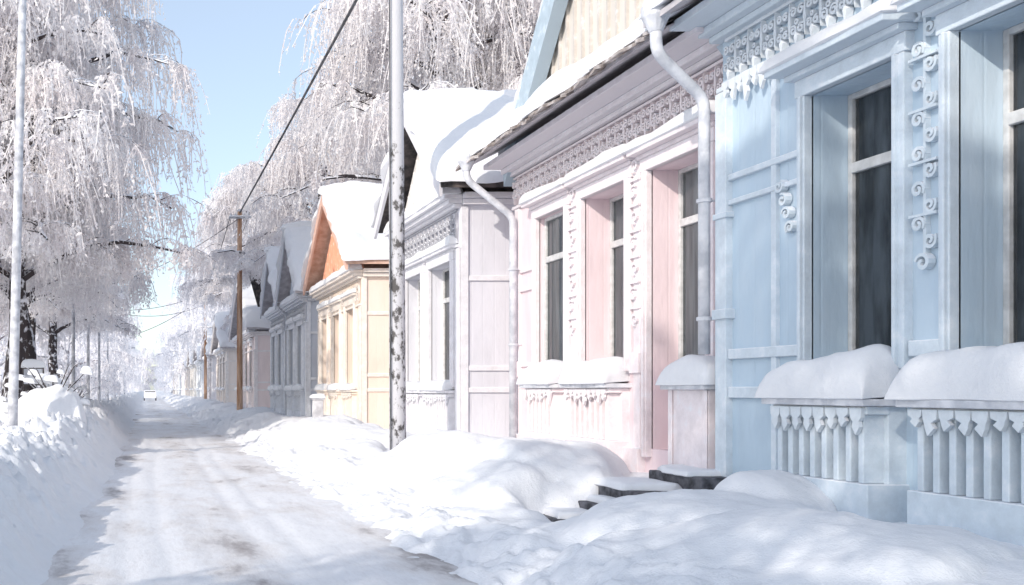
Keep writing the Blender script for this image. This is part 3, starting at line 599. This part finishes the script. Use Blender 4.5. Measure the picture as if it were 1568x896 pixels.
# ================================================================== trees
def tree_mesh(seed, Ht=16.0, R=5.0, limbs=26, tw=1.0, weep=1.0, low=0.2, tufts=14, fat=1.0, floor=1.8, twigs=True, far=False, tr0=0.27):
    r = np.random.default_rng(seed); mb = MB()
    k = 10; tp = []; x = y = 0.0
    for i in range(k):
        z = -0.8+(Ht*0.93+0.8)*i/(k-1); tp.append((x, y, z)); x += r.normal()*0.16; y += r.normal()*0.16
    tr = [tr0*(1-0.88*i/(k-1)) for i in range(k)]; tr[0] *= 1.35; mb.tube(tp, tr, 9)
    tpa = np.array(tp)
    S = []; D = []
    for i in range(limbs):
        f = low+(0.95-low)*((i+r.random())/limbs); z = f*Ht; az = i*2.4+r.normal()*0.3
        p = np.array([np.interp(z, tpa[:, 2], tpa[:, 0]), np.interp(z, tpa[:, 2], tpa[:, 1]), z])
        L = R*(1.12-0.75*f**1.5)*r.uniform(0.75, 1.12); el = math.radians(r.uniform(38, 62)); d = np.array([math.cos(az), math.sin(az), 0])
        pts = []; n = 9
        for j in range(n):
            t = j/(n-1); q = p+d*L*(t*0.98)+np.array([0, 0, 1])*L*(math.tan(el)*0.62*t-0.62*t*t*weep)
            q = q+r.normal(size=3)*0.07*L/4*t; pts.append(q)
        r0 = (0.11*(1-0.6*f)+0.02)*tr0/0.27; mb.tube(pts, [r0*(1-t/(n-1)*0.85)+0.006 for t in range(n)], 5)
        P = np.array(pts)
        ns = 10
        for s in range(ns):
            t = 0.22+0.78*(s+r.random())/ns; b = np.array([np.interp(t*(n-1), range(n), P[:, c]) for c in range(3)])
            a2 = az+r.choice([-1, 1])*r.uniform(0.3, 1.4); l2 = r.uniform(0.7, 1.9)*(0.7+0.4*(1-t))*R/5
            d2 = np.array([math.cos(a2), math.sin(a2), 0]); pp = []
            for j in range(5):
                u = j/4; pp.append(b+d2*l2*u+np.array([0, 0, l2*(0.55*u-0.75*u*u*weep)])+r.normal(size=3)*0.03*u)
            if twigs: mb.tube(pp, [0.024, 0.018, 0.014, 0.011, 0.007], 3, cap=False)
            pp = np.array(pp); m = int(11*tw)
            uu = r.random(m)*4
            bs = np.stack([np.interp(uu, range(5), pp[:, c]) for c in range(3)], -1)
            S.append(bs); aa = a2+r.normal(size=m)*1.0
            D.append(np.stack([np.cos(aa), np.sin(aa), r.normal(size=m)*0.4+0.2], -1))
    S = np.concatenate(S); D = np.concatenate(D); n = len(S)
    L = r.uniform(0.35, 1.0, n)**1.3*2.4*(0.55+0.45*weep)+0.25
    L = np.minimum(L, np.maximum(S[:, 2]-floor, 0.4))
    K = 5; s = np.linspace(0, 1, K)
    a = 0.30*(1-np.exp(-2.5*s)); b = 0.92*s**1.35*weep
    sway = r.normal(size=(n, 1, 3))*np.array([1, 1, 0.2])*0.10
    pos = S[:, None]+D[:, None]*L[:, None, None]*a[None, :, None]
    pos[..., 2] -= L[:, None]*b[None]; pos += sway*(s**2)[None, :, None]*L[:, None, None]
    pos += r.normal(size=pos.shape)*0.018*s[None, :, None]
    verts = []; quads = []; off = 0
    w = r.uniform(0.012, 0.028, n)*fat
    for qd in range(1):
        th = r.random(n)*math.pi+qd*1.57; sd = np.stack([np.cos(th), np.sin(th), np.zeros(n)], -1)
        ww = (w[:, None]*(1-0.55*s)[None])[..., None]
        A = pos+sd[:, None]*ww; B = pos-sd[:, None]*ww
        V = np.stack([A, B], 2).reshape(-1, 3)
        base = (np.arange(n)*K*2)[:, None]+np.arange(K-1)[None]*2
        q = np.stack([base, base+1, base+3, base+2], -1).reshape(-1, 4)+off
        verts.append(V); quads.append(q); off += len(V)
    m = tufts; tt = r.random((n, m))*(K-1); i0 = np.minimum(tt.astype(int), K-2); fr = (tt-i0)[..., None]
    rows = np.arange(n)[:, None]; c = pos[rows, i0]*(1-fr)+pos[rows, i0+1]*fr
    c = c.reshape(-1, 3); nn = len(c); c = c+r.normal(size=(nn, 3))*0.034*fat
    ax = r.normal(size=(nn, 3)); ax[:, 2] = -np.abs(ax[:, 2])-0.5; ax /= np.linalg.norm(ax, axis=1)[:, None]
    bx = np.cross(ax, r.normal(size=(nn, 3))); bx /= np.linalg.norm(bx, axis=1)[:, None]
    la = (r.uniform(0.04, 0.14, nn))[:, None]*fat; lb = (r.uniform(0.014, 0.042, nn))[:, None]*fat
    V = np.stack([c-bx*lb*0.5, c+ax*la*0.6-bx*lb, c+ax*la*1.3, c+ax*la*0.5+bx*lb], 1).reshape(-1, 3)
    q = np.arange(nn*4).reshape(-1, 4)+off; verts.append(V); quads.append(q); off += nn*4
    bv = np.array([v[:] for v in mb.v]); bf = [f for f in mb.f if len(f) == 4]
    q = np.array(bf)+off; verts.append(bv); quads.append(q)
    nq = sum(len(z) for z in quads[:-1])
    mi = np.concatenate([np.ones(nq, int), np.zeros(len(q), int)])
    return quad_mesh('birch_mesh_%d' % seed, np.concatenate(verts), np.concatenate(quads), [M['bark_haze'], M['frost_haze']] if far else [M['bark'], M['frost']], mi, link=False)
TM = [tree_mesh(11, 16.5, 5.2, 38, 1.4, tufts=16, floor=4.4, low=0.24, tr0=0.34), tree_mesh(12, 15, 4.7, 34, 1.35, tufts=15, floor=4.0, low=0.24, tr0=0.32), tree_mesh(13, 17.5, 5.6, 34, 1.4, low=0.36, floor=6.8, tufts=15), tree_mesh(14, 14.5, 4.6, 30, 1.1, weep=0.75, low=0.2, floor=3.4, tr0=0.32), tree_mesh(15, 15.2, 5.2, 34, 1.4, low=0.34, floor=6.2, tufts=15)]
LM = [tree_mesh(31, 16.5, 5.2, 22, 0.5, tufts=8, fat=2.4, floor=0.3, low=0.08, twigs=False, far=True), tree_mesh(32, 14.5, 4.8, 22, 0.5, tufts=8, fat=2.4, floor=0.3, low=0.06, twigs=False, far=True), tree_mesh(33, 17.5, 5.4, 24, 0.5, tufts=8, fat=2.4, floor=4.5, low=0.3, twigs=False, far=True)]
def tree(x, y, k, rot=0, sc=1.0, name='birch_tree', z=0.4, parent=None, lod=False):
    me = LM[k % 3] if lod else TM[k]
    o = bpy.data.objects.new(name, me); o.location = (x, y, z); o.rotation_euler = (0, 0, rot); o.scale = (sc, sc, sc)
    scene.collection.objects.link(o)
    if parent: o.parent = parent
    return o
for (x, y, k, rt, sc) in [(-3.85, 28.5, 0, 0.3, 1.0), (-5.2, 25.5, 3, 2.0, 1.08), (-6.6, 32, 0, 1.0, 1.05), (-4.5, 37, 1, 4.0, 1.08), (-9.5, 28, 1, 5.0, 1.0), (-5.2, 46, 0, 2.5, 1.0), (-5.2, 57, 0, 3.3, 1.0), (-7.6, -4.2, 3, 0.5, 0.9)]:
    tree(x, y, k, rt, sc)
for (x, y, k, rt, sc) in [(-5.8, 72, 1, 0.7, 1.0), (-5.9, 86, 0, 5.2, 1.0), (-5.6, 100, 0, 1.9, 1.0), (-5.8, 115, 1, 2.9, 1.0), (-12, 46, 0, 1.1, 1.05), (-9.5, 60, 1, 2.1, 1.0)]:
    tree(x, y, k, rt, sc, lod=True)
for (x, y, k, rt, sc) in [(9.2, 33.0, 2, 0.9, 1.1), (13.5, 36, 2, 2.2, 1.15), (17.0, 31, 2, 0.2, 1.1), (7.8, 46.0, 4, 4.1, 1.02), (7.0, 62.5, 4, 5.5, 1.05)]:
    tree(x, y, k, rt, sc)
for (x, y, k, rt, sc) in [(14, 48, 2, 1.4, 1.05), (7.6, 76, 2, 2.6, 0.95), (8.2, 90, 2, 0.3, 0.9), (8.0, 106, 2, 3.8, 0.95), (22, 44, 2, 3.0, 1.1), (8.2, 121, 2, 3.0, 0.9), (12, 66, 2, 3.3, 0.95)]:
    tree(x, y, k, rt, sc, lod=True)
dt = empty('distant_trees')
rr = random.Random(5)
for i in range(24):
    y = 130+i*8.5; side = -1 if i % 2 else 1
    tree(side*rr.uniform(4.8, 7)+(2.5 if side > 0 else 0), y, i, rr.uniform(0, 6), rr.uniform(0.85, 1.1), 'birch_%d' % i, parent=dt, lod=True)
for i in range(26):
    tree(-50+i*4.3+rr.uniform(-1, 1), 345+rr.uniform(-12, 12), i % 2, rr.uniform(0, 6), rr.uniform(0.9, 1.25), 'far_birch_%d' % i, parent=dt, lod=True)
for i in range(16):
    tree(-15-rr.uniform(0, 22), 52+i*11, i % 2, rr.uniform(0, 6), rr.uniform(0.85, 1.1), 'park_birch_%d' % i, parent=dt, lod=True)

# ================================================================== poles and wires
def gh(x, y): return float(ground_h(np.array([x]), np.array([y]))[0])
def utility_pole(name, x, y, top, r, mat, arms=False, lean=(0, 0)):
    e = empty(name); z0 = gh(x, y)-0.3
    mb = MB(); n = 12; mb.tube([(x+lean[0]*i/n, y+lean[1]*i/n, z0+(top-z0)*i/n) for i in range(n+1)], [r*(1.1-0.3*i/n) for i in range(n+1)], 16)
    mb.make('shaft', mat, e, smooth=True)
    m2 = MB(); s = MB()
    tx, ty = x+lean[0], y+lean[1]
    m2.tube([(tx, ty, top-0.02), (tx, ty, top+0.06), (tx, ty, top+0.1)], [r*0.95, r*0.9, r*0.3], 12)
    if arms:
        m2.box(tx-0.5, tx+0.5, ty-0.05-r*0.8, ty+0.03-r*0.8, top-0.35, top-0.27)
        for dx in (-0.42, -0.2, 0.2, 0.42): m2.tube([(tx+dx, ty-r*0.8, top-0.27), (tx+dx, ty-r*0.8, top-0.2), (tx+dx, ty-r*0.8, top-0.12)], [0.02, 0.05, 0.035], 8)
        s.snow([(tx-0.5, ty-0.13-r*.8, top-0.267), (tx+0.5, ty-0.13-r*.8, top-0.267), (tx+0.5, ty+0.05-r*.8, top-0.267), (tx-0.5, ty+0.05-r*.8, top-0.267)], 0.06, 12, 6, 0.01)
    m2.make('cap_and_insulators', M['metalwhite'], e)
    s.make('snow_on_crossarm', M['snow'], e, smooth=True)
    return e
utility_pole('utility_pole', 4.13, 16.0, 11.5, 0.125, M['birchpole'], lean=(-0.05, 0))
utility_pole('wooden_utility_pole', 4.35, 45, 9.7, 0.13, M['wood'], arms=True)
utility_pole('wooden_utility_pole', 5.0, 81, 9.7, 0.12, M['wood'], arms=True)
utility_pole('wooden_utility_pole', 4.4, -8, 9.9, 0.12, M['wood'], arms=True)
utility_pole('metal_street_pole', -2.78, 20.5, 11.0, 0.10, M['metalwhite'], lean=(0.25, 0))
def lamp(x, y, h):
    e = empty('street_lamp'); mb = MB(); z0 = gh(x, y)-0.2
    mb.tube([(x, y, z0), (x, y, z0+1.0), (x, y, h-1), (x+0.05, y, h-0.3), (x+0.35, y, h), (x+1.0, y, h+0.12)], [0.11, 0.09, 0.065, 0.055, 0.045, 0.04], 10)
    mb.make('mast', M['metalwhite'], e, smooth=True)
    m = MB(); m.tube([(x+0.9, y, h+0.1), (x+1.0, y, h+0.12), (x+1.4, y, h+0.14), (x+1.55, y, h+0.13)], [0.05, 0.11, 0.12, 0.04], 10); m.make('luminaire', M['metalwhite'], e, smooth=True)
for (x, y) in [(-3.0, 41), (-2.9, 50), (-2.9, 62), (-2.9, 76), (-2.9, 94), (-3, 115), (-3, 145)]: lamp(x, y, 7.6)
def wire(a, b, sag, r=0.018, name='overhead_wire'):
    a = Vector(a); b = Vector(b); mb = MB(); n = 24
    mb.tube([a.lerp(b, i/n)-Vector((0, 0, sag*4*(i/n)*(1-i/n))) for i in range(n+1)], r, 5); return mb.make(name, M['wire'], None, smooth=True)
wire((4.35, 44.9, 9.62), (4.4, -8, 9.75), 0.12, 0.035)
for dx in (-0.42, 0.42): wire((4.35+dx, 44.9, 9.55), (5.0+dx, 80.9, 9.55), 0.7, 0.02)
wire((5.0, 80.9, 9.5), (-5.0, 83, 8.6), 0.8, 0.025)
wire((4.35, 45.0, 9.4), (-5.2, 60, 7.6), 0.9, 0.018)
wire((5.0, 81, 9.2), (-3.0, 115, 7.6), 0.6, 0.03)
wire((5.0, 81, 8.6), (-2.9, 62, 6.6), 0.7, 0.02)
mb = MB(); mb.tube([(3.99, 15.90, 0.4), (3.98, 15.90, 4.8), (3.97, 15.90, 8.0), (3.95, 15.92, 11)], 0.012, 6); mb.make('pole_cable', M['wire'])

# gate post
e = empty('wooden_gate_post'); mb = MB(); z = gh(4.2, 23.8)
mb.box(4.08, 4.32, 23.7, 23.92, z-0.4, z+0.42); mb.box(4.05, 4.35, 23.67, 23.95, z+0.42, z+0.47); mb.make('post', M['concrete'], e, bevel=0.02)
mb = MB(); mb.snow([(4.02, 23.65, z+0.472), (4.38, 23.65, z+0.472), (4.38, 23.97, z+0.472), (4.02, 23.97, z+0.472)], 0.13, 14, 14, 0.01); mb.make('snow_cap', M['snow'], e, smooth=True)

# small snow-capped notice sign on two legs by the trees
e = empty('notice_sign'); z = gh(-3.1, 27.2); mb = MB(); sn = MB()
for x in (-3.33, -2.91): mb.box(x, x+0.05, 27.2, 27.25, z-0.3, 2.1)
mb.box(-3.4, -2.8, 27.16, 27.199, 1.62, 2.12); mb.make('legs_and_board', M['roofdark'], e, bevel=0.006)
mb = MB(); mb.box(-3.36, -2.84, 27.150, 27.159, 1.66, 2.08); mb.make('sign_face', M['metalwhite'], e)
sn.snow([(-3.45, 27.08, 2.122), (-2.75, 27.08, 2.122), (-2.75, 27.3, 2.122), (-3.45, 27.3, 2.122)], 0.2, 20, 12, 0.03, 3.0, k=3); sn.make('snow_cap', M['snow'], e, smooth=True)

# snow-laden shrubs on the left bank
def shrub(x, y, s, seed):
    r = random.Random(seed); e = empty('snow_covered_shrub'); z = gh(x, y); mb = MB(); sn = MB()
    for i in range(30):
        a = r.uniform(0, 6.28); l = r.uniform(0.5, 1.5)*s; d = r.uniform(0.1, 0.9)*s
        p = [(x, y, z-0.2), (x+math.cos(a)*d*0.4, y+math.sin(a)*d*0.4, z+l*0.55), (x+math.cos(a)*d, y+math.sin(a)*d, z+l*0.9), (x+math.cos(a)*d*1.25, y+math.sin(a)*d*1.25, z+l*0.95)]
        mb.tube(p, [0.03*s, 0.02*s, 0.012*s, 0.006*s], 6)
        if i % 2:
            cx, cy, cz = p[2]; w = r.uniform(0.08, 0.18)*s
            sn.snow([(cx-w, cy-w, cz-0.06), (cx+w, cy-w, cz-0.1), (cx+w, cy+w, cz-0.08), (cx-w, cy+w, cz-0.05)], w*1.0, 12, 12, 0.04, r.uniform(0, 30), k=2.2)
    sn.snow([(x-0.9*s, y-0.7*s, z-0.15), (x+0.9*s, y-0.7*s, z-0.15), (x+0.8*s, y+0.7*s, z-0.15), (x-0.8*s, y+0.7*s, z-0.15)], 0.95*s, 36, 36, 0.3, seed, k=1.6)
    mb.make('stems', M['bark'], e, smooth=True); sn.make('snow_load', M['snow'], e, smooth=True)
shrub(-2.05, 22.0, 0.95, 3); shrub(-3.0, 31, 0.9, 5); shrub(-2.6, 36, 0.8, 8); shrub(-3.5, 24.5, 0.8, 9)

# snow-covered car at the far end
e = empty('parked_car'); yc = 135; xc = 0.7
prof = [(-2.1, 0.35), (-2.1, 0.8), (-1.9, 0.95), (-1.3, 1.0), (-0.75, 1.42), (0.7, 1.45), (1.3, 1.02), (2.0, 0.9), (2.15, 0.6), (2.1, 0.35)]
mb = MB(); mb.prism([(yc+a, b) for a, b in prof], xc-0.85, xc+0.85); mb.make('body', M['snow'], e, bevel=0.08)
mb = MB()
for yy in (-1.3, 1.35):
    for sx in (-0.87, 0.72): mb.tube([(xc+sx, yc+yy, 0.33), (xc+sx+0.15, yc+yy, 0.33)], 0.32, 16)
mb.box(xc-0.7, xc+0.7, yc-1.06, yc-1.0, 1.04, 1.3); mb.make('wheels_and_windscreen', M['interior'], e)

# ================================================================== light
sd = Vector((-0.62, -0.62, 0.47)).normalized()
elev = math.asin(sd.z); rot = math.atan2(sd.x, sd.y)
w = bpy.data.worlds.new('World'); scene.world = w; w.use_nodes = True; nt = w.node_tree
bg = nt.nodes['Background']; sky = nt.nodes.new('ShaderNodeTexSky'); sky.sky_type = 'NISHITA'; sky.sun_disc = False
sky.sun_elevation = elev; sky.sun_rotation = rot; sky.air_density = 1.0; sky.dust_density = 1.2; sky.ozone_density = 1.5
mx = nt.nodes.new('ShaderNodeMix'); mx.data_type = 'RGBA'; mx.blend_type = 'ADD'; mx.inputs[0].default_value = 1.0
mx.inputs[7].default_value = (2.3, 2.45, 2.55, 1)   # constant added to the sky colour, brightens sky and ambient light
nt.links.new(sky.outputs[0], mx.inputs[6]); nt.links.new(mx.outputs[2], bg.inputs[0]); bg.inputs[1].default_value = 0.15
l = bpy.data.lights.new('sun', 'SUN'); l.energy = 2.9; l.angle = math.radians(0.53); l.color = (1.0, 0.92, 0.82)
so = bpy.data.objects.new('sun', l); scene.collection.objects.link(so); so.rotation_euler = (-sd).to_track_quat('-Z', 'Y').to_euler()

# ================================================================== camera
cam = bpy.data.cameras.new('camera'); co = bpy.data.objects.new('camera', cam); scene.collection.objects.link(co)
co.location = (0, 0, 1.5); co.rotation_euler = (math.radians(90), 0, 0)
cam.lens = 1500/1568*36; cam.sensor_width = 36; cam.shift_x = 562/1568; cam.shift_y = 149/1568; cam.clip_end = 5000
scene.camera = co
